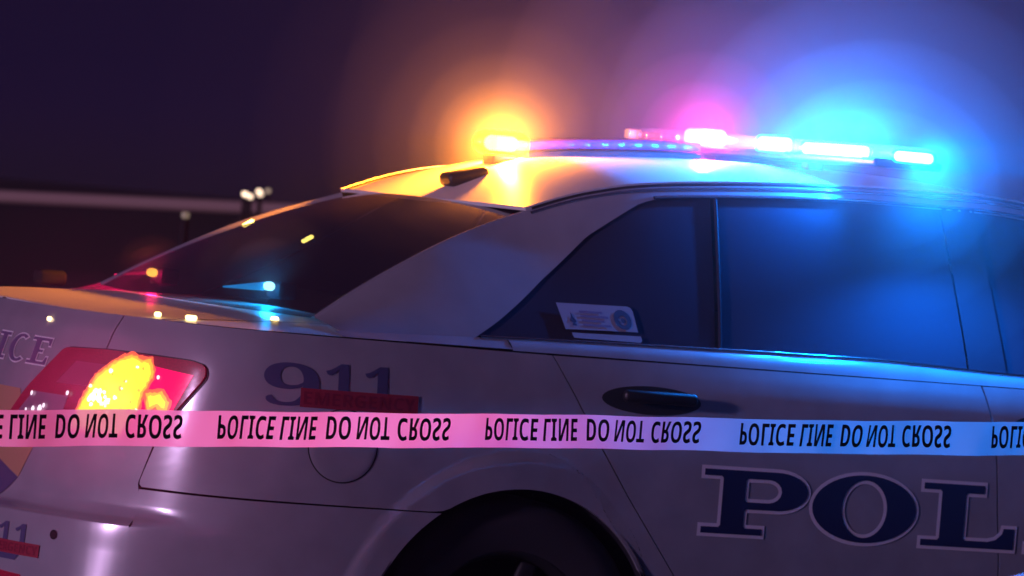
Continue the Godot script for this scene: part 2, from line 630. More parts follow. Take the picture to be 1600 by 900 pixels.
func lower_body() -> void:
	var S := body
	# arch edge points
	var arch := arc(Vector2(WX, WY), .385, 180 - 8, -2, 40)
	var a_left := Vector2(WX - sqrt(.385 * .385 - pow(.682 - WY, 2)), .682)
	# rear bumper cover: side piece, then round the corner and across the rear
	var low := []
	for p in arch:
		if p.x < a_left.x + 0.001 and p.y < .682: low.append(p)
	low.append(a_left)
	var seam_top := Vector2(-1.03, .682)
	var st: SurfaceTool = null
	for mir in [false, true]:
		st = sheet(patch([Vector2(-1.03, .25), Vector2(low[0].x - .03, .25)], [seam_top, a_left], [Vector2(-1.03, .25), seam_top], [Vector2(low[0].x - .03, .25)] + low, S, .003, 0.0), 36, 24, mir, .014, st)
		st = sheet(patch([Vector2(RC, .25), Vector2(-1.03, .25)], [Vector2(RC, .79), Vector2(-1.0, .79)], [Vector2(RC, .25), Vector2(RC, .79)], [Vector2(-1.03, .25), Vector2(-1.03, .678), Vector2(-1.036, .69), Vector2(-1.0, .79)], S, 0.0), 60, 110, mir, .0, st)
	put("rear_bumper", st.commit(), M.paint, car)
	# quarter panels
	var seam := [Vector2(.46, .30), Vector2(.43, .46), Vector2(.364, .563), Vector2(.29, .653), Vector2(.22, .742), Vector2(.147, .844), Vector2(.083, .939), Vector2(.033, 1.018), Vector2(.004, 1.07)]
	var bot := [Vector2(-1.022, .6845), a_left]
	for p in arch:
		if p.x > a_left.x and (p.y > .682 or p.x > 0): bot.append(p)
	bot.append(seam[0])
	panel("quarter_panel", patch(bot, [Vector2(-1.03, 1.075), Vector2(.004, 1.075)], [Vector2(-1.022, .6845), Vector2(-1.029, .688), Vector2(-1.0315, .696), Vector2(-.9945, .789), Vector2(-1.03, .80), Vector2(-1.03, 1.075)], seam, S, .0025, 0.0), 90, 44, M.paint)
	# corner of the quarter panel above and behind the lamp
	panel("quarter_corner", patch([Vector2(-1.26, .79), Vector2(-1.03, .79)], [Vector2(-1.19, 1.075), Vector2(-1.03, 1.075)], [Vector2(-1.26, .79), Vector2(-1.19, 1.075)], [Vector2(-1.03, .79), Vector2(-1.03, 1.075)], S, .0), 20, 34, M.paint, true, 0.0)
	# rear doors
	var sill := [seam[0], Vector2(1.285, .30)]
	var front_seam := [Vector2(1.285, .30), Vector2(1.277, .605), Vector2(1.256, .764), Vector2(1.245, .891), Vector2(1.226, .992), Vector2(1.205, 1.072)]
	panel("rear_door", patch(sill, [seam[-1], Vector2(1.205, 1.072)], seam, front_seam, S, .0025), 60, 44, M.paint)
	panel("front_door", patch([front_seam[0], Vector2(2.28, .30)], [front_seam[-1], Vector2(2.3, 1.072)], front_seam, [Vector2(2.28, .30), Vector2(2.36, .7), Vector2(2.3, 1.072)], S, .0025), 30, 30, M.paint)
	# front wing and front bumper
	var fa := arc(Vector2(WF, WY), .385, 187, -7, 40)
	panel("front_wing", patch([Vector2(2.28, .30)] + fa, [Vector2(2.3, 1.072), Vector2(2.9, 1.0), Vector2(3.4, .93)], [Vector2(2.28, .30), Vector2(2.36, .7), Vector2(2.3, 1.072)], [fa[-1], Vector2(3.4, .66), Vector2(3.4, .93)], S, .0025), 60, 30, M.paint)
	st = null
	for mir in [false, true]:
		st = sheet(patch([Vector2(3.24, .25), Vector2(4.46, .25)], [Vector2(3.4, .9), Vector2(4.46, .86)], [Vector2(3.24, .25), Vector2(3.4, .9)], [Vector2(4.46, .25), Vector2(4.46, .86)], S, 0.0), 50, 30, mir, 0.0, st)
	put("front_bumper", st.commit(), M.paint, car)
	panel("sill", patch([Vector2(.40, .22), Vector2(2.36, .22)], [Vector2(.36, .297), Vector2(2.36, .297)], [Vector2(.40, .22), Vector2(.36, .297)], [Vector2(2.36, .22), Vector2(2.36, .297)], S, 0.0), 20, 4, M.trim)
	# a dark shell behind the gaps
	for mir in [false, true]:
		put("inner_shell", sheet(func(s: float, t: float) -> Vector3: return body(Vector2(lerpf(.47, 3.2, s), lerpf(.24, 1.05, t))) - Vector3(0, 0, .03), 24, 8, mir).commit(), M.dark, car)
	# wheel arch liners
	for cx in [WX, WF]:
		var liner := func(s: float, t: float) -> Vector3:
			var a := deg_to_rad(lerpf(195, -15, s))
			return Vector3(cx + cos(a) * .392, WY + sin(a) * .392, lerpf(.945, .50, t))
		var back := func(s: float, t: float) -> Vector3:
			var a := deg_to_rad(lerpf(195, -15, s))
			return Vector3(cx + cos(a) * .392 * t, WY + sin(a) * .392 * t, .50)
		for mir in [false, true]:
			put("arch_liner", sheet(back, 24, 3, mir, 0.0, sheet(liner, 32, 6, mir)).commit(), M.dark, car)
	# fuel door: a round flap in the right quarter panel with a dark joint about it
	var c := Vector2(-.537, .822)
	var rim := func(s: float, t: float) -> Vector3:
		var a := TAU * s
		var p: Vector3 = body(c + Vector2(cos(a), sin(a)) * lerpf(.0838, .0868, t))
		return p + Vector3(0, 0, .0012)
	var flap := func(s: float, t: float) -> Vector3:
		var a := TAU * s
		return body(c + Vector2(cos(a), sin(a)) * maxf(t, .001) * .0835) + Vector3(-.0002, 0, .0035 - .002 * pow(t, 12))
	var fd := put("fuel_door", sheet(flap, 48, 12).commit(), M.paint, car)
	put("joint", sheet(rim, 48, 1).commit(), M.recess_dark, fd)
	# door handles
	for mir in [1.0, -1.0]:
		for hx in [.265, 1.42]:
			var h := put("door_handle", rbox(Vector3(.20, .030, .024), .012).commit(), M.trim, car)
			h.position = Vector3(hx + .01, .987, .957 * mir)
			var shade_oval := func(s: float, t: float) -> Vector3:
				var a := TAU * s
				var q := Vector2(hx + cos(a) * .135 * t, .978 + sin(a) * .034 * t)
				return body(q) + Vector3(0, 0, .002)
			put("recess_dark", sheet(shade_oval, 40, 4, mir < 0).commit(), M.recess_dark, car)  # flat dark oval, the shade of the handle hollow put into its colour

func upper_body() -> void:
	var S := body
	# boot lid, its rear face and the strips of deck beside it
	var row := func(t: float) -> Vector3: return body(Vector2(lerpf(-.38, RC, pow(t, .8)), 1.075))
	var lid := func(s: float, t: float) -> Vector3:
		var p: Vector3 = row.call(1 - t)
		var z := lerpf(-1, 1, s) * minf(p.z, .655)
		return Vector3(p.x, deck_y(p.x, z / maxf(p.z, .001)), z)
	var strip := func(s: float, t: float) -> Vector3:
		var p: Vector3 = row.call(1 - t)
		var z := lerpf(minf(p.z, .6595), p.z, 1 - s)
		return Vector3(p.x, deck_y(p.x, z / maxf(p.z, .001)) - .0005, z)
	var lid_st := sheet(lid, 60, 60, false, 0.0, null, -1.0)
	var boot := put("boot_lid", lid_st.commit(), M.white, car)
	lid_st = null
	for mir in [false, true]:
		lid_st = sheet(patch([Vector2(RC, .79), Vector2(-1.264, .79)], [Vector2(RC, 1.075), Vector2(-1.194, 1.075)], [Vector2(RC, .79), Vector2(RC, 1.075)], [Vector2(-1.264, .79), Vector2(-1.194, 1.075)], S), 40, 34, mir, .0, lid_st)
	put("boot_face", lid_st.commit(), M.paint, boot)
	var strip_st := sheet(strip, 10, 60, false, .0, null)
	strip_st = sheet(strip, 10, 60, true, .0, strip_st)
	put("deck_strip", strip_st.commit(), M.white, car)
	# belt moulding
	var belt := func(s: float, t: float) -> Vector3:
		var x := lerpf(-.10, 2.3, s)
		var a := body(Vector2(x, 1.072))
		var b := cabin(Vector2(x, 0.0))
		var p := a.lerp(b, t)
		return p + Vector3(0, .004 * sin(t * PI), .004 * sin(t * PI))
	panel("belt_moulding", belt, 40, 6, M.paint, true, 0.0)
	var shoulder := func(s: float, t: float) -> Vector3:
		var x := lerpf(-.545, -.10, s)
		return body(Vector2(x, 1.075)).lerp(cabin(Vector2(x, 0.0)), t)
	panel("shoulder", shoulder, 20, 3, M.paint, true, 0.0)
	# pillars, rails and side glass
	var edge_w := [Vector2(-.18, 0.0), Vector2(-.155, .06), Vector2(-.06, .26), Vector2(.05, .48), Vector2(.2, .73), Vector2(.36, .90), Vector2(.42, .925)]
	panel("rear_pillar", patch([Vector2(-.53, 0), Vector2(-.18, 0)], [Vector2(-.53, 1), Vector2(.08, 1), Vector2(.42, 1)], [Vector2(-.53, 0), Vector2(-.53, 1)], edge_w + [Vector2(.42, 1)], cabin), 50, 40, M.paint, true, 0.0)
	panel("roof_rail", patch([Vector2(.42, .925), Vector2(2.4, .90)], [Vector2(.42, 1), Vector2(2.4, 1)], [Vector2(.42, .925), Vector2(.42, 1)], [Vector2(2.4, .9), Vector2(2.4, 1)], cabin), 60, 4, M.paint, true, 0.0)
	var inset := func(q: Vector2) -> Vector3: return cabin(q) - Vector3(0, .002, .008)
	panel("quarter_glass", patch([Vector2(-.175, .012), Vector2(.47, .012)], [Vector2(.42, .922), Vector2(.56, .922)], edge_w, [Vector2(.47, .012), Vector2(.56, .922)], inset), 30, 24, M.glass, true, 0.0)
	panel("side_window", patch([Vector2(.49, .012), Vector2(1.19, .012)], [Vector2(.58, .922), Vector2(1.22, .922)], [Vector2(.49, .012), Vector2(.58, .922)], [Vector2(1.19, .012), Vector2(1.22, .922)], inset), 24, 24, M.glass, true, 0.0)
	panel("side_window", patch([Vector2(1.30, .012), Vector2(2.3, .012)], [Vector2(1.32, .922), Vector2(2.0, .90), Vector2(2.3, .5)], [Vector2(1.30, .012), Vector2(1.32, .922)], [Vector2(2.3, .012), Vector2(2.3, .5)], inset), 24, 24, M.glass, true, 0.0)
	panel("centre_pillar", patch([Vector2(1.19, 0), Vector2(1.30, 0)], [Vector2(1.22, .93), Vector2(1.32, .93)], [Vector2(1.19, 0), Vector2(1.22, .93)], [Vector2(1.30, 0), Vector2(1.32, .93)], cabin), 6, 20, M.pillar, true, 0.0)
	for mir in [1.0, -1.0]:
		var path := []
		for i in 13:
			var p := cabin(Vector2(lerpf(.48, .572, i / 12.0), lerpf(.0, .925, i / 12.0)))
			path.append(Vector3(p.x, p.y, (p.z - .002) * mir))
		put("division_bar", tube(path, .005).commit(), M.pillar, car)
		path = []
		for i in 41:
			var p := cabin(Vector2(lerpf(.09, 1.75, i / 40.0), 1.0))
			path.append(Vector3(p.x, p.y + .001, (p.z - .004) * mir))
		put("roof_moulding", tube(path, .0065).commit(), M.trim, car)
		path = []
		for i in 41:
			var p := cabin(Vector2(lerpf(.085, 1.6, i / 40.0), .975))
			path.append(Vector3(p.x, p.y + .001, (p.z + .001) * mir))
		put("roof_trim", tube(path, .0042).commit(), M.chrome, car)
		path = []
		for i in 31:
			var p := cabin(Vector2(lerpf(.40, 2.0, i / 30.0), .93))
			path.append(Vector3(p.x, p.y, (p.z + .003) * mir))
		put("window_trim", tube(path, .0045).commit(), M.chrome, car)
		path = []
		for i in 31:
			var p := cabin(Vector2(lerpf(-.17, 2.3, i / 30.0), .004))
			path.append(Vector3(p.x, p.y, (p.z + .003) * mir))
		put("belt_strip", tube(path, .0045).commit(), M.chrome, car)
	# roof
	var roof := func(s: float, t: float) -> Vector3:
		var k := lerpf(-1, 1, s)
		var x0 := .075 - .055 * (1 - k * k)
		var x1 := 1.62 + .10 * (1 - k * k)
		var x := lerpf(x0, x1, t)
		return Vector3(x, roof_y(x, k), k * curve(TOP_Z, x))
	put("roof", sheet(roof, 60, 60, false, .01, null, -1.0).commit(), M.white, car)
	# rear window
	var rear := func(k: float, t: float, w: float) -> Vector3:
		var top := Vector3(.07 - .055 * (1 - k * k), curve(TOP_Y, .06) - .004 + .02 * (1 - k * k), k * w * .55)
		var bot := Vector3(-.53 - .08 * (1 - k * k), 1.106, k * w * .70)
		return bot.lerp(top, t) + Vector3(-.022, .03, 0) * (4 * t * (1 - t)) * (1.0 - .35 * k * k)
	var pane := func(s: float, t: float) -> Vector3: return rear.call(lerpf(-1, 1, s), t, .955)
	put("rear_window", sheet(pane, 40, 24, false, 0.0, null, -1.0).commit(), M.rear_glass, car)
	for sg in [1.0, -1.0]:
		var frame := func(s: float, t: float) -> Vector3:
			var a: Vector3 = rear.call(1.0, t, .955)
			var x := lerpf(-.53, .07, t)
			var b := cabin(Vector2(x, 1.0))
			var p := a.lerp(b, s)
			p.y += .004 * sin(s * PI)
			return p
		put("window_pillar", sheet(frame, 6, 30, sg < 0).commit(), M.paint, car)
	# windscreen and bonnet
	var screen := func(s: float, t: float) -> Vector3:
		var k := lerpf(-1, 1, s)
		var top := Vector3(1.62 + .10 * (1 - k * k), roof_y(1.62, k) - .003, k * .565)
		var bot := Vector3(2.5 + .2 * (1 - k * k), 1.085, k * .76)
		return bot.lerp(top, t) + Vector3(.03, .03, 0) * (4 * t * (1 - t))
	put("windscreen", sheet(screen, 24, 12).commit(), M.rear_glass, car)
	var hood := func(s: float, t: float) -> Vector3:
		var k := lerpf(-1, 1, s)
		var u := lerpf(2.3, 4.40, t)
		var y := lerpf(1.072, .86, pow(t, 1.2))
		var p := body(Vector2(u, y))
		return Vector3(p.x, y + .045 * (1 - k * k) * (1 - t * .6), k * p.z)
	put("bonnet", sheet(hood, 30, 40).commit(), M.paint, car)
	# shark fin aerial on the roof, behind the amber light
	var fin := rbox(Vector3(.115, .036, .075), .014).commit()
	var a := put("aerial", fin, M.trim, car)
	a.position = Vector3(.155, roof_y(.155, 0) + .010, 0.02)
	a.rotation.z = .25

func wheels() -> void:
	for cx in [WX, WF]:
		for sg in [1.0, -1.0]:
			var w := Node3D.new()
			w.name = numbered("wheel", car)
			car.add_child(w, true)
			w.position = Vector3(cx, WY, .80 * sg)
			w.rotation.x = PI / 2 * sg
			put("tyre", lathe([Vector2(.235, -.11), Vector2(.30, -.115), Vector2(.345, -.105), Vector2(.361, -.08), Vector2(.363, 0), Vector2(.361, .08), Vector2(.345, .105), Vector2(.30, .115), Vector2(.235, .10)], 48).commit(), M.rubber, w)
			put("rim", lathe([Vector2(.235, -.10), Vector2(.24, .10), Vector2(.225, .095), Vector2(.21, .04), Vector2(.21, -.06), Vector2(.0, -.06)], 40).commit(), M.alloy, w)
			var sp := rbox(Vector3(.19, .03, .05), .012)
			for k in 5:
				var s := put("spoke", sp.commit(), M.alloy, w)
				s.position = Vector3(cos(TAU * k / 5) * .125, .055, sin(TAU * k / 5) * .125)
				s.rotation.y = -TAU * k / 5
			put("hub", lathe([Vector2(.0, .085), Vector2(.03, .082), Vector2(.045, .07), Vector2(.045, -.05)], 20).commit(), M.alloy, w)

func cabin_inside() -> void:
	# shelf under the rear window, seats, floor, dashboard
	var shelf := func(s: float, t: float) -> Vector3:
		return Vector3(lerpf(-.60, -.06, t), 1.085, lerpf(-.70, .70, s))
	put("rear_shelf", sheet(shelf, 4, 4, false, 0.0, null, -1.0).commit(), mat(Color(.02, .02, .022), .35), car)
	var fl := rbox(Vector3(2.9, .04, 1.66), .01, null, Vector3(1.0, .34, 0)).commit()
	put("cabin_floor", fl, M.dark, car)
	put("rear_bench", rbox(Vector3(.55, .35, 1.4), .08, rbox(Vector3(.20, .68, 1.4), .08, null, Vector3(.02, .80, 0)), Vector3(.38, .50, 0)).commit(), M.seat, car)
	for z in [-.40, .40]:
		var s := put("front_seat", rbox(Vector3(.55, .30, .5), .08, rbox(Vector3(.20, .62, .48), .09, null, Vector3(1.18, .86, z)), Vector3(1.48, .52, z)).commit(), M.seat, car)
		put("headrest", rbox(Vector3(.12, .19, .28), .055, null, Vector3(1.14, 1.27, z)).commit(), M.seat, s)
	put("dashboard", rbox(Vector3(.5, .25, 1.5), .08, null, Vector3(2.3, .95, 0)).commit(), M.dark, car)
	# warning lamps behind the rear window
	for k in [[Vector3(-.40, 1.158, .115), Vector3(.024, .022, .036), Color(.25, .8, 1.0), 15.0, "small blue warning lamp lit behind the rear window", Vector3(-.43, 1.142, -.10), Color(.0, .35, 1.0), 2.6, .16],
		[Vector3(-.42, 1.15, -.60), Vector3(.026, .022, .034), Color(1, .42, .05), 12.0, "small red warning lamp lit behind the rear window", Vector3(-.45, 1.132, -.78), Color(1, .0, .12), 2.0, .16]]:
		var o := put("deck_light", rbox(k[1], .0109).commit(), glow(k[2], k[3]), car)
		o.set_meta("label", k[4])
		o.position = k[0]
		put("housing", rbox(Vector3(.05, .045, .09), .01, null, Vector3(.036, -.008, 0)).commit(), M.dark, o)
		var from: Vector3 = k[5] - k[0]
		var tip := from * .13
		var wedge := func(s: float, t: float) -> Vector3:
			var w := TAU * s
			var rr: float = lerpf(.002, .011 if k[3] > 13 else .005, t)
			return from.lerp(tip, t) + Vector3(cos(w), sin(w), 0) * rr
		put("lamp_streak", sheet(wedge, 12, 6).commit(), glow(k[6], k[7]), o)  # added glowing wedge in place of the streak each lamp throws
		lamp("deck_lamp", k[0], k[6], k[8], .01)
		glow_mist(k[0], Vector3.ZERO, .02, .19 if k[3] > 13 else .10, 6, .0075, 1.5)  # mist added in the cabin for the halo of each lamp
	for q in [Vector3(-.155, 1.277, -.225), Vector3(-.20, 1.300, -.51)]:  # glowing bars in place of glints reflected at the rear window
		var y := put("window_glint", rbox(Vector3(.034, .010, .014), .0049).commit(), glow(Color(1, .75, .15), 9.0), car)
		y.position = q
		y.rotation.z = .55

func tail_lights() -> void:
	var lens_mat := mat(Color(.14, .002, .012), .12)
	lens_mat.clearcoat_enabled = true
	lens_mat.emission_enabled = true
	lens_mat.emission = Color(1.0, .0, .08).linear_to_srgb()
	lens_mat.emission_energy_multiplier = 0.34
	lens_mat.emission_operator = BaseMaterial3D.EMISSION_OP_MULTIPLY
	lens_mat.emission_texture = noise(.06, .15, 1.0, 8)
	lens_mat.uv1_triplanar = true
	lens_mat.uv1_scale = Vector3(9, 9, 9)
	var hot := mat(Color(.15, .004, .02), .15)
	hot.emission_enabled = true
	hot.emission = Color(1.0, .005, .12).linear_to_srgb()
	hot.emission_energy_multiplier = 1.1
	var clear_mat := mat(Color(.30, .16, .24), .1)
	clear_mat.clearcoat_enabled = true
	var top := [Vector2(-1.375, .978), Vector2(-1.355, .988), Vector2(-1.2, .994), Vector2(-1.037, .993), Vector2(-.917, .991), Vector2(-.885, .984)]
	var bot := [Vector2(-1.575, .795), Vector2(-1.3, .787), Vector2(-1.02, .785)]
	var left := [Vector2(-1.575, .795), Vector2(-1.555, .822), Vector2(-1.496, .88), Vector2(-1.375, .978)]
	var right := [Vector2(-1.02, .785), Vector2(-.998, .79), Vector2(-.951, .851), Vector2(-.88, .94), Vector2(-.871, .955), Vector2(-.872, .972), Vector2(-.885, .984)]
	var off := func(d: float) -> Callable:
		return func(q: Vector2) -> Vector3:
			var p := body(q)
			var n := (body(q + Vector2(.004, 0)) - p).cross(body(q + Vector2(0, .004)) - p).normalized()
			return p + n * d
	for mir in [false, true]:
		var t := Node3D.new()
		t.name = numbered("tail_light", car)
		car.add_child(t, true)
		var gasket := patch(bot, top, left, right, off.call(.003))
		put("gasket", sheet(gasket, 40, 20, mir, .006).commit(), M.trim, t)
		put("lens", sheet(patch(bot, top, left, right, off.call(.010), .006), 50, 26, mir, .008).commit(), lens_mat, t)
		if mir: continue
		t.set_meta("label", "right tail light, lit yellow and red")
		# inner cells of the lamp, lit and unlit
		put("reflector", sheet(patch([Vector2(-1.20, .80), Vector2(-.985, .80)], [Vector2(-1.02, .965), Vector2(-.905, .955)], [Vector2(-1.20, .80), Vector2(-1.02, .965)], [Vector2(-.985, .80), Vector2(-.905, .955)], off.call(.0125)), 16, 16, false, .002).commit(), hot, t)
		put("reflector", sheet(patch([Vector2(-1.36, .90), Vector2(-1.19, .90)], [Vector2(-1.30, .955), Vector2(-1.12, .955)], [Vector2(-1.36, .90), Vector2(-1.30, .955)], [Vector2(-1.19, .90), Vector2(-1.12, .955)], off.call(.0125)), 16, 6, false, .002).commit(), mat(Color(.45, .06, .12), .3), t)
		put("reversing_lens", sheet(patch([Vector2(-1.53, .80), Vector2(-1.32, .80)], [Vector2(-1.45, .872), Vector2(-1.30, .872)], [Vector2(-1.53, .80), Vector2(-1.45, .872)], [Vector2(-1.32, .80), Vector2(-1.30, .872)], off.call(.0125)), 16, 10, false, .002).commit(), clear_mat, t)
		# the lit bulb cell: uneven facets
		var rng := RandomNumberGenerator.new()
		rng.seed = 11
		var core := [Vector2(-1.27, .80), Vector2(-1.245, .87), Vector2(-1.215, .925), Vector2(-1.165, .962), Vector2(-1.13, .978), Vector2(-1.10, .985), Vector2(-1.06, .976), Vector2(-1.035, .979), Vector2(-1.02, .955), Vector2(-1.022, .935), Vector2(-1.045, .895), Vector2(-1.05, .865), Vector2(-1.075, .83), Vector2(-1.10, .795)]
		var ragged := func(shape: PackedVector2Array, step: float, jitter: float) -> PackedVector2Array:
			var out := PackedVector2Array()
			for i in shape.size():
				var a: Vector2 = shape[i]
				var b: Vector2 = shape[(i + 1) % shape.size()]
				var n := maxi(1, int(a.distance_to(b) / step))
				for k in n: out.append(a.lerp(b, float(k) / n) + Vector2(rng.randf_range(-1, 1), rng.randf_range(-1, 1)) * jitter)
			return out
		var shape := PackedVector2Array(core)
		var spur := PackedVector2Array([Vector2(-1.035, .90), Vector2(-.985, .908), Vector2(-.962, .885), Vector2(-.97, .860), Vector2(-1.0, .872), Vector2(-1.02, .860)])
		var tones := [glow(Color(1.0, .10, .01), 1.1), glow(Color(1.0, .45, .0), 1.15), glow(Color(1.0, .78, .0), 1.3), glow(Color(1.0, .93, .5), 2.5)]
		for k in 3:
			var grow: float = [.007, .0005, -.007][k]
			var layer := []
			for sh in [shape, spur]:
				for p in Geometry2D.offset_polygon(sh, grow): layer.append(ragged.call(p, .007, .0024))
			put("bulb", decal(layer, [], off.call(.0), .0132 + .0006 * k, .03), tones[k], t)
		for k in 34:
			var c := Vector2(rng.randf_range(-1.26, -1.03), rng.randf_range(.80, .98))
			if k < 12: c = Vector2(-1.185, .872) + Vector2(rng.randf_range(-.038, .038), rng.randf_range(-.028, .026))
			if not Geometry2D.is_point_in_polygon(c, shape): continue
			var size := rng.randf_range(.003, .008) if k >= 12 else rng.randf_range(.006, .013)
			var blob := PackedVector2Array()
			for m in 9: blob.append(c + Vector2(cos(TAU * m / 9), sin(TAU * m / 9) * .8) * size * rng.randf_range(.6, 1.2))
			put("facet_glint", decal([blob], [], off.call(.0), .0152, .03), tones[3 if k < 24 else 1], t)
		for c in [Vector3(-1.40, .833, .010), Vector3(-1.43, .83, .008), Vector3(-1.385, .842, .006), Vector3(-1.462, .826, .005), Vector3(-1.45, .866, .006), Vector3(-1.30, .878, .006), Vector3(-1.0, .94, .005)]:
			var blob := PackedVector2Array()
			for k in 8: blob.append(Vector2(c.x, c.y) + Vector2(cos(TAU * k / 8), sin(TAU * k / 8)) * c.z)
			put("facet_glint", decal([blob], [], off.call(.0), .0165, .012), glow(Color(.9, .75, .9), 1.3), t)  # emissive dots put in as specular glints on the clear lens
	var spot := SpotLight3D.new()
	spot.name = "tail_lamp"
	spot.light_color = Color(1, .06, .28).linear_to_srgb()
	spot.light_energy = 3.4
	spot.light_size = .05
	spot.spot_range = 60.0
	spot.spot_attenuation = 2.0
	spot.spot_angle = 76.0
	spot.spot_angle_attenuation = .6
	spot.shadow_enabled = true
	var face := body(Vector2(-1.12, .88))
	spot.look_at_from_position(face + Vector3(-.035, .0, .045), face + Vector3(-.62, .02, .82))
	add_child(spot)
	# rear reflectors low in the bumper
	for mir in [false, true]:
		put("bumper_reflector", sheet(patch([Vector2(-1.56, .40), Vector2(-1.32, .40)], [Vector2(-1.56, .455), Vector2(-1.33, .447)], [Vector2(-1.56, .40), Vector2(-1.56, .455)], [Vector2(-1.32, .40), Vector2(-1.33, .447)], off.call(.004)), 10, 4, mir, .004).commit(), lens_mat, car)
	# small glowing amber blocks for street lamp glints on the boot, and an aerial foot on its far side
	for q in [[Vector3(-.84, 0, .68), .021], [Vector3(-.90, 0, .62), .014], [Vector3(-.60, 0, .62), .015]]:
		var mk := put("boot_glint", rbox(Vector3(q[1] * 1.2, .012, q[1]), .0055).commit(), glow(Color(1, .72, .25), 5.0), car)
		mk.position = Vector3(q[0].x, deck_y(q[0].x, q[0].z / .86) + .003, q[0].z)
	var mb := put("boot_glint", rbox(Vector3(.010, .012, .016), .0045).commit(), glow(Color(1, .72, .35), 3.0), car)
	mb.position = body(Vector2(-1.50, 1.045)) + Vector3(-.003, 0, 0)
	put("aerial_foot", rbox(Vector3(.08, .040, .06), .014).commit(), M.dark, car).position = Vector3(-.64, 1.112, -.76)
	# parking sensor
	var dot := PackedVector2Array()
	for k in 16: dot.append(Vector2(-1.236, .552) + Vector2(cos(TAU * k / 16), sin(TAU * k / 16)) * .0115)
	put("parking_sensor", decal([dot], [], body, .002), M.dark, car)

# slab letters, in units of the letter height; every letter is [outline, hole or empty, width]
func slab(ch: String) -> Array:
	if ch == "P":
		var o := [Vector2(0, 1), Vector2(1.02, 1)] + arc(Vector2(1.06, .68), .32, 85, -85, 14).map(func(p): return Vector2(1.06 + (p.x - 1.06) * 1.45, p.y)) + [Vector2(1.02, .36), Vector2(.66, .36), Vector2(.66, .19), Vector2(.92, .19), Vector2(.92, 0), Vector2(0, 0), Vector2(0, .19), Vector2(.26, .19), Vector2(.26, .81), Vector2(0, .81)]
		var h := [Vector2(.66, .79), Vector2(.92, .79)] + arc(Vector2(.93, .675), .115, 85, -85, 8).map(func(p): return Vector2(.93 + (p.x - .93) * 1.25, p.y)) + [Vector2(.92, .56), Vector2(.66, .56)]
		return [o, h, 1.52]
	if ch == "O":
		var o := arc(Vector2.ZERO, 1, 0, 352, 44).map(func(p): return Vector2(.775 + p.x * .775, .5 + p.y * .53))
		var h := arc(Vector2.ZERO, 1, 0, 350, 35).map(func(p): return Vector2(.775 + p.x * .275, .5 + p.y * .36))
		return [o, h, 1.55]
	if ch == "L":
		return [[Vector2(0, 1), Vector2(.95, 1), Vector2(.95, .78), Vector2(.69, .78), Vector2(.69, .2), Vector2(1.0, .2), Vector2(1.1, .23), Vector2(1.17, .30), Vector2(1.19, .4), Vector2(1.42, .4), Vector2(1.42, 0), Vector2(0, 0), Vector2(0, .19), Vector2(.26, .19), Vector2(.26, .81), Vector2(0, .81)], [], 1.42]
	if ch == "I":
		return [[Vector2(0, 1), Vector2(.95, 1), Vector2(.95, .81), Vector2(.69, .81), Vector2(.69, .19), Vector2(.95, .19), Vector2(.95, 0), Vector2(0, 0), Vector2(0, .19), Vector2(.26, .19), Vector2(.26, .81), Vector2(0, .81)], [], .95]
	if ch == "C":
		var outer := arc(Vector2.ZERO, 1, 48, 318, 34).map(func(p): return Vector2(.775 + p.x * .775, .5 + p.y * .53))
		var inner := arc(Vector2.ZERO, 1, 312, 54, 26).map(func(p): return Vector2(.80 + p.x * .36, .5 + p.y * .34))
		return [outer + inner, [], 1.42]
	return [[Vector2(0, 1), Vector2(1.35, 1), Vector2(1.35, .66), Vector2(1.16, .66), Vector2(1.1, .81), Vector2(.69, .81), Vector2(.69, .59), Vector2(.98, .59), Vector2(.98, .41), Vector2(.69, .41), Vector2(.69, .19), Vector2(1.12, .19), Vector2(1.2, .36), Vector2(1.4, .36), Vector2(1.4, 0), Vector2(0, 0), Vector2(0, .19), Vector2(.26, .19), Vector2(.26, .81), Vector2(0, .81)], [], 1.4]

func letter(ch: String, at: Vector2, w: float, h: float, fmap: Callable, fill: Material, rim: Material, slant := 0.0) -> float:
	var g := slab(ch)
	var to := func(p: Vector2) -> Vector2: return at + Vector2(p.x * w + p.y * slant, p.y * h)
	var o := PackedVector2Array(g[0].map(to))
	var hole := PackedVector2Array(g[1].map(to))
	var holes := [hole] if hole.size() > 0 else []
	var e := put("letter_edge", decal([o], holes, fmap, .0018), rim, car)
	var d := h * .05
	var ins := []
	for p in Geometry2D.offset_polygon(o, -d): ins.append(p)
	var grown := []
	if hole.size() > 0:
		for p in Geometry2D.offset_polygon(hole, d): grown.append(p)
	put("letter", decal(ins, grown, fmap, .0032), fill, e)
	return g[2] * w

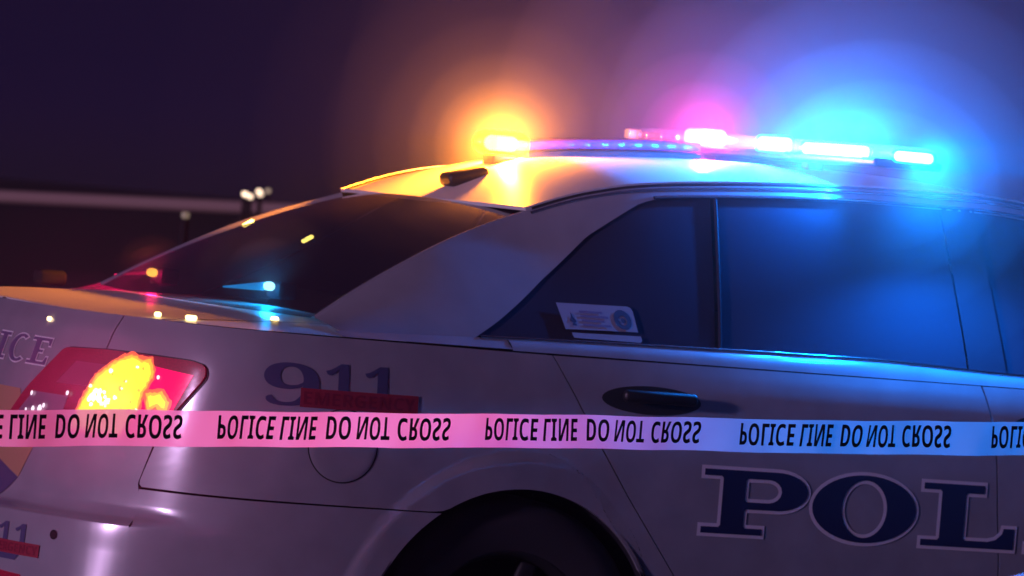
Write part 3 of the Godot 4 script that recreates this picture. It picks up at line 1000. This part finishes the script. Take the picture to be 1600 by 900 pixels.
func markings() -> void:
	# the big word along the doors; its letters cross the gap between the doors
	letter("P", Vector2(.412, .662), .2014, .172, body, M.navy, M.outline)
	letter("O", Vector2(.716, .664), .2014, .172, body, M.navy, M.outline)
	letter("L", Vector2(1.030, .662), .2014, .172, body, M.navy, M.outline)
	letter("I", Vector2(1.336, .662), .2014, .172, body, M.navy, M.outline)
	letter("C", Vector2(1.545, .662), .2014, .172, body, M.navy, M.outline)
	letter("E", Vector2(1.855, .662), .2014, .172, body, M.navy, M.outline)
	# small word on the boot lid
	var mid := mat(Color(.16, .12, .26), .35)
	var u := -2.14
	for ch in ["P", "O", "L", "I", "C", "E"]:
		u += letter(ch, Vector2(u, .932), .078, .07, body, mid, M.outline, .012) + .010
	# emergency number
	for q in [[Vector2(-.74, .918), .086, 1.0], [Vector2(-1.545, .50), .072, .7]]:
		var p: Vector2 = q[0]
		var k: float = q[2]
		put("number", words("9", "Droid Serif", true, p.x, p.x + .134 * k, p.y - .012 * k, p.y + .088 * k, body, .002), M.number, car)
		put("number", words("1", "Droid Serif", true, p.x + .150 * k, p.x + .228 * k, p.y - .005 * k, p.y + .093 * k, body, .002), M.number, car)
		put("number", words("1", "Droid Serif", true, p.x + .248 * k, p.x + .326 * k, p.y - .005 * k, p.y + .093 * k, body, .002), M.number, car)
		var r := PackedVector2Array([Vector2(p.x + .09 * k, p.y - .012 * k), Vector2(p.x + .385 * k, p.y - .012 * k), Vector2(p.x + .385 * k, p.y + .032 * k), Vector2(p.x + .09 * k, p.y + .032 * k)])
		var strip := put("strip", decal([r], [], body, .0032), M.red, car)
		put("lettering", words("EMERGENCY", "Droid Sans", true, p.x + .098 * k, p.x + .377 * k, p.y - .005 * k, p.y + .025 * k, body, .0042), mat(Color(.26, .02, .05), .4), strip)
	put("stripe", decal([PackedVector2Array([Vector2(-1.72, .478), Vector2(-1.36, .478), Vector2(-1.345, .492), Vector2(-1.72, .492)])], [], body, .002), M.number, car)
	# tan patch: orange light on the plate hollow put into colour; dark blue stripe below
	put("rear_patch", decal([PackedVector2Array([Vector2(-1.88, .873), Vector2(-1.54, .873), Vector2(-1.48, .79), Vector2(-1.415, .755), Vector2(-1.475, .666), Vector2(-1.585, .70), Vector2(-1.88, .84)])], [], body, .002), M.tan, car)
	put("rear_patch", decal([PackedVector2Array([Vector2(-1.88, .82), Vector2(-1.585, .698), Vector2(-1.478, .664), Vector2(-1.545, .615), Vector2(-1.88, .615)])], [], body, .002), M.number, car)
	# sticker on the quarter glass
	var sk := PackedVector2Array([Vector2(.068, 1.131), Vector2(.262, 1.136), Vector2(.262, 1.185), Vector2(.258, 1.192), Vector2(.250, 1.195), Vector2(.066, 1.191)])
	var s := put("window_sticker", decal([sk], [], cabin_xy, .0), M.sticker, car)
	put("window_sticker", decal([PackedVector2Array([Vector2(.084, 1.112), Vector2(.262, 1.112), Vector2(.268, 1.117), Vector2(.267, 1.127), Vector2(.082, 1.124)])], [], cabin_xy, .0), M.sticker, car)
	put("emblem", decal([PackedVector2Array(arc(Vector2(.228, 1.162), .023, 0, 340, 17))], [PackedVector2Array(arc(Vector2(.228, 1.160), .011, 0, 340, 17))], cabin_xy, .0012), M.ink, s)
	put("emblem", decal([PackedVector2Array(arc(Vector2(.228, 1.160), .006, 0, 340, 12))], [], cabin_xy, .0012), M.ink, s)
	put("mark", decal([PackedVector2Array([Vector2(.089, 1.140), Vector2(.102, 1.140), Vector2(.098, 1.146), Vector2(.103, 1.150), Vector2(.097, 1.160), Vector2(.0945, 1.172), Vector2(.092, 1.160), Vector2(.086, 1.151), Vector2(.093, 1.146)])], [], cabin_xy, .0012), M.ink, s)
	var faint := mat(Color(.22, .15, .26), .5)
	for i in 4:
		put("print_line", decal([PackedVector2Array([Vector2(.118, 1.141 + i * .010), Vector2(.19 - (i % 2) * .012, 1.142 + i * .010), Vector2(.19 - (i % 2) * .012, 1.147 + i * .010), Vector2(.118, 1.146 + i * .010)])], [], cabin_xy, .0012), faint, s)

func light_bars() -> void:
	# the main bar stands across the roof on two feet
	var bar := Node3D.new()
	bar.name = "light_bar"
	car.add_child(bar)
	bar.position = Vector3(1.05, 1.602, .03)
	put("base", rbox(Vector3(.20, .022, 1.36), .01, null, Vector3(0, 0, 0)).commit(), M.trim, bar)
	for z in [-.42, .16]:
		put("foot", rbox(Vector3(.05, .045, .04), .010, null, Vector3(.02, -.026, z)).commit(), M.trim, bar)
	var shell := mat(Color(.75, .55, .70, .10), .05)
	put("lens", rbox(Vector3(.19, .038, .52), .014, null, Vector3(0, .029, -.425)).commit(), shell, bar)
	put("lens", rbox(Vector3(.19, .038, .80), .014, null, Vector3(0, .027, .245)).commit(), mat(Color(.55, .7, .85, .08), .05), bar)
	put("end_reflector", rbox(Vector3(.04, .026, .03), .006, null, Vector3(-.085, .028, -.655)).commit(), glow(Color(1, .28, .12), .55), bar)
	var cell := mat(Color(.55, .30, .42), .2, .8)
	for i in 3:
		put("reflector", rbox(Vector3(.03, .024, .05), .006, null, Vector3(-.07, .026, -.60 + i * .085)).commit(), cell, bar)
	# lit modules on the side that faces the rear, one at the near end
	var mods := [["red", Vector3(-.088, .031, -.235), Vector3(.026, .038, .17), Color(1, .62, .42), 5.0, Color(1, .03, .42), 1.35],
		["blue", Vector3(-.088, .026, .145), Vector3(.026, .040, .15), Color(.35, .9, 1.0), 7.0, Color(.0, .22, 1.0), 1.2],
		["white", Vector3(-.088, .022, .46), Vector3(.026, .032, .31), Color(.45, .95, 1.0), 8.0, Color(.0, .20, 1.0), 7.5],
		["white", Vector3(.0, .020, .700), Vector3(.11, .026, .024), Color(.45, .95, 1.0), 7.0, Color(.0, .21, 1.0), 3.4]]
	for m in mods:
		var wide: Vector3 = m[2] + Vector3(.014, .010, .020)
		var halo := put("lit_lens", rbox(wide, .018).commit(), lit_lens(Color(1, .70, .08) if m[0] == "red" else Color(.0, .75, 1.0), 1.1), bar)
		halo.position = m[1]
		var o := put("lamp_module", rbox(m[2], .0119).commit(), glow(m[3], m[4]), bar)
		o.position = m[1]
		var n := 3 if m[2].z > .3 else 1
		for k in n:
			var at: Vector3 = bar.position + m[1] + Vector3(0, 0, (k - (n - 1) * .5) * m[2].z / maxi(n, 1))
			if m[1].z > .65:   # the module on the end shines out sideways
				var spot := SpotLight3D.new()
				spot.name = "end_bar_lamp"
				spot.light_color = m[5].linear_to_srgb()
				spot.light_energy = m[6]
				spot.light_size = .011
				spot.spot_range = 60.0
				spot.spot_attenuation = 2.0
				spot.spot_angle = 80.0
				spot.spot_angle_attenuation = .5
				spot.shadow_enabled = true
				spot.look_at_from_position(at + Vector3(0, 0, .038), at + Vector3(.12, -.45, 1))
				add_child(spot)
				continue
			lamp(m[0] + "_bar_lamp", at, m[5], m[6] / n, .011)
	# the low bar along the middle of the roof, with the amber lamp at its rear end
	var low := Node3D.new()
	low.name = "roof_light"
	car.add_child(low)
	var lz := -.10
	var top := func(x: float) -> float: return roof_y(x, lz / curve(TOP_Z, x))
	var along := func(w: float, y0: float, y1: float, x0: float, x1: float) -> SurfaceTool:
		var ring := func(s: float, t: float) -> Vector3:
			var a := TAU * s
			var c := cos(a)
			var d := sin(a)
			var x := lerpf(x0, x1, t)
			var k := pow(absf(c), .35) * signf(c)
			var l := pow(absf(d), .35) * signf(d)
			return Vector3(x, top.call(x) + (y0 + y1) * .5 + l * (y1 - y0) * .5, lz + k * w * .5)
		var st := sheet(ring, 32, 20)
		for e in [0.0, 1.0]:
			st = sheet(func(s: float, t: float) -> Vector3: return ring.call(s, e).lerp(ring.call(0.0, e).lerp(ring.call(.5, e), .5), t), 32, 1, false, 0.0, st)
		return st
	put("base", along.call(.10, -.006, .018, .365, .87).commit(), M.dark, low)
	var dull := mat(Color(.40, .06, .20, .62), .3)
	dull.metallic_specular = .12
	put("lens", along.call(.09, .019, .045, .365, .87).commit(), dull, low)
	for i in 10:
		var x := .39 + i * .05
		var r := put("reflector", rbox(Vector3(.034, .018, .06), .005).commit(), cell, low)
		r.position = Vector3(x, top.call(x) + .030, lz)
	var am := put("amber_lamp", rbox(Vector3(.080, .040, .070), .0199, null, Vector3.ZERO, 5).commit(), glow(Color(1, .75, .26), 5.0), low)
	am.position = Vector3(.31, top.call(.31) + .046, lz)
	var dome := put("amber_lens", rbox(Vector3(.132, .066, .12), .0328, null, Vector3.ZERO, 5).commit(), lit_lens(Color(1, .62, .0), 1.0), low)
	dome.position = am.position
	put("lamp_foot", rbox(Vector3(.07, .03, .07), .008).commit(), M.trim, low).position = Vector3(.31, top.call(.31) + .003, lz)
	lamp("amber_roof_lamp", am.position, Color(1, .27, .010), 4.2, .019)

func tape() -> void:
	var t := thing("barrier_tape", Vector3(0, 0, 2.05))
	tag(t, "white plastic police line tape with black upside-down lettering, stretched in front of the car", "barrier tape")
	var mid := [Vector2(-6.0, .55), Vector2(-1.816, .882), Vector2(-1.282, .912), Vector2(-.542, .951), Vector2(-.07, .970), Vector2(.611, 1.003), Vector2(5.5, 1.21)]
	var f := func(q: Vector2) -> Vector3:   # x along the tape, y across it from -1 to 1
		var y := curve(mid, q.x)
		var h := .0365 + .0009 * sin(q.x * 3.1)
		var z := .006 * absf(sin(q.x * 2.9 + 1.3)) + .008 * sin(q.x * 5.3 + q.y * .3) + .005 * sin(q.x * 13.7 + 1.0 - q.y * .4) + .0025 * sin(q.x * 31.0 + q.y * .6) + .0012 * sin(q.x * 71.0 - q.y * 1.2 + 2.0 * sin(q.x * 9.0))
		return Vector3(q.x + .0, y + q.y * h + .0006 * sin(q.x * 23.0), z)
	var film := mat(Color(.84, .82, .84, .88), .3)
	film.backlight_enabled = true
	film.backlight = Color(.9, .9, .9)
	film.cull_mode = BaseMaterial3D.CULL_DISABLED
	put("film", sheet(func(s: float, u: float) -> Vector3: return f.call(Vector2(lerpf(-6.0, 5.5, s), u * 2 - 1)), 900, 8).commit(), film, t)
	var ink := mat(Color(.012, .010, .016), .45)
	# the words stand on their heads: the feet of the letters are at the upper edge
	var starts := [-1.940, -1.340, -.729, -.110, .523, 1.165, -2.56]
	var parts := [["POLICE", 0.0, .127], ["LINE", .142, .222], ["DO", .246, .299], ["NOT", .313, .384], ["CROSS", .401, .524]]
	for x in starts:
		for p in parts:
			put("lettering", words(p[0], "Droid Sans", true, x + p[1], x + p[2], .76, -.58, f, .0012), ink, t)

func drum() -> void:
	var t := thing("traffic_drum", Vector3(-.99, -.016, 4.93))
	tag(t, "orange traffic drum whose rounded top shows in the lower right corner", "traffic drum")
	var om := mat(Color(.40, .06, .012), .6)
	put("barrel", lathe([Vector2(0, .04), Vector2(.29, .04), Vector2(.285, .30), Vector2(.275, .31), Vector2(.265, .58), Vector2(.255, .59), Vector2(.245, .84), Vector2(.235, .89), Vector2(.21, .925), Vector2(.16, .945), Vector2(0, .955)], 48).commit(), om, t)
	put("base", lathe([Vector2(0, 0), Vector2(.36, 0), Vector2(.36, .035), Vector2(.30, .06), Vector2(0, .06)], 40).commit(), M.rubber, t)
	for y in [.38, .66]:
		put("band", lathe([Vector2(.283 - y * .032, y), Vector2(.279 - y * .032, y + .12)], 48).commit(), mat(Color(.75, .75, .75), .3), t)
	put("handle", tube([Vector3(-.06, .94, 0), Vector3(-.05, 1.0, 0), Vector3(.05, 1.0, 0), Vector3(.06, .94, 0)], .012).commit(), om, t)
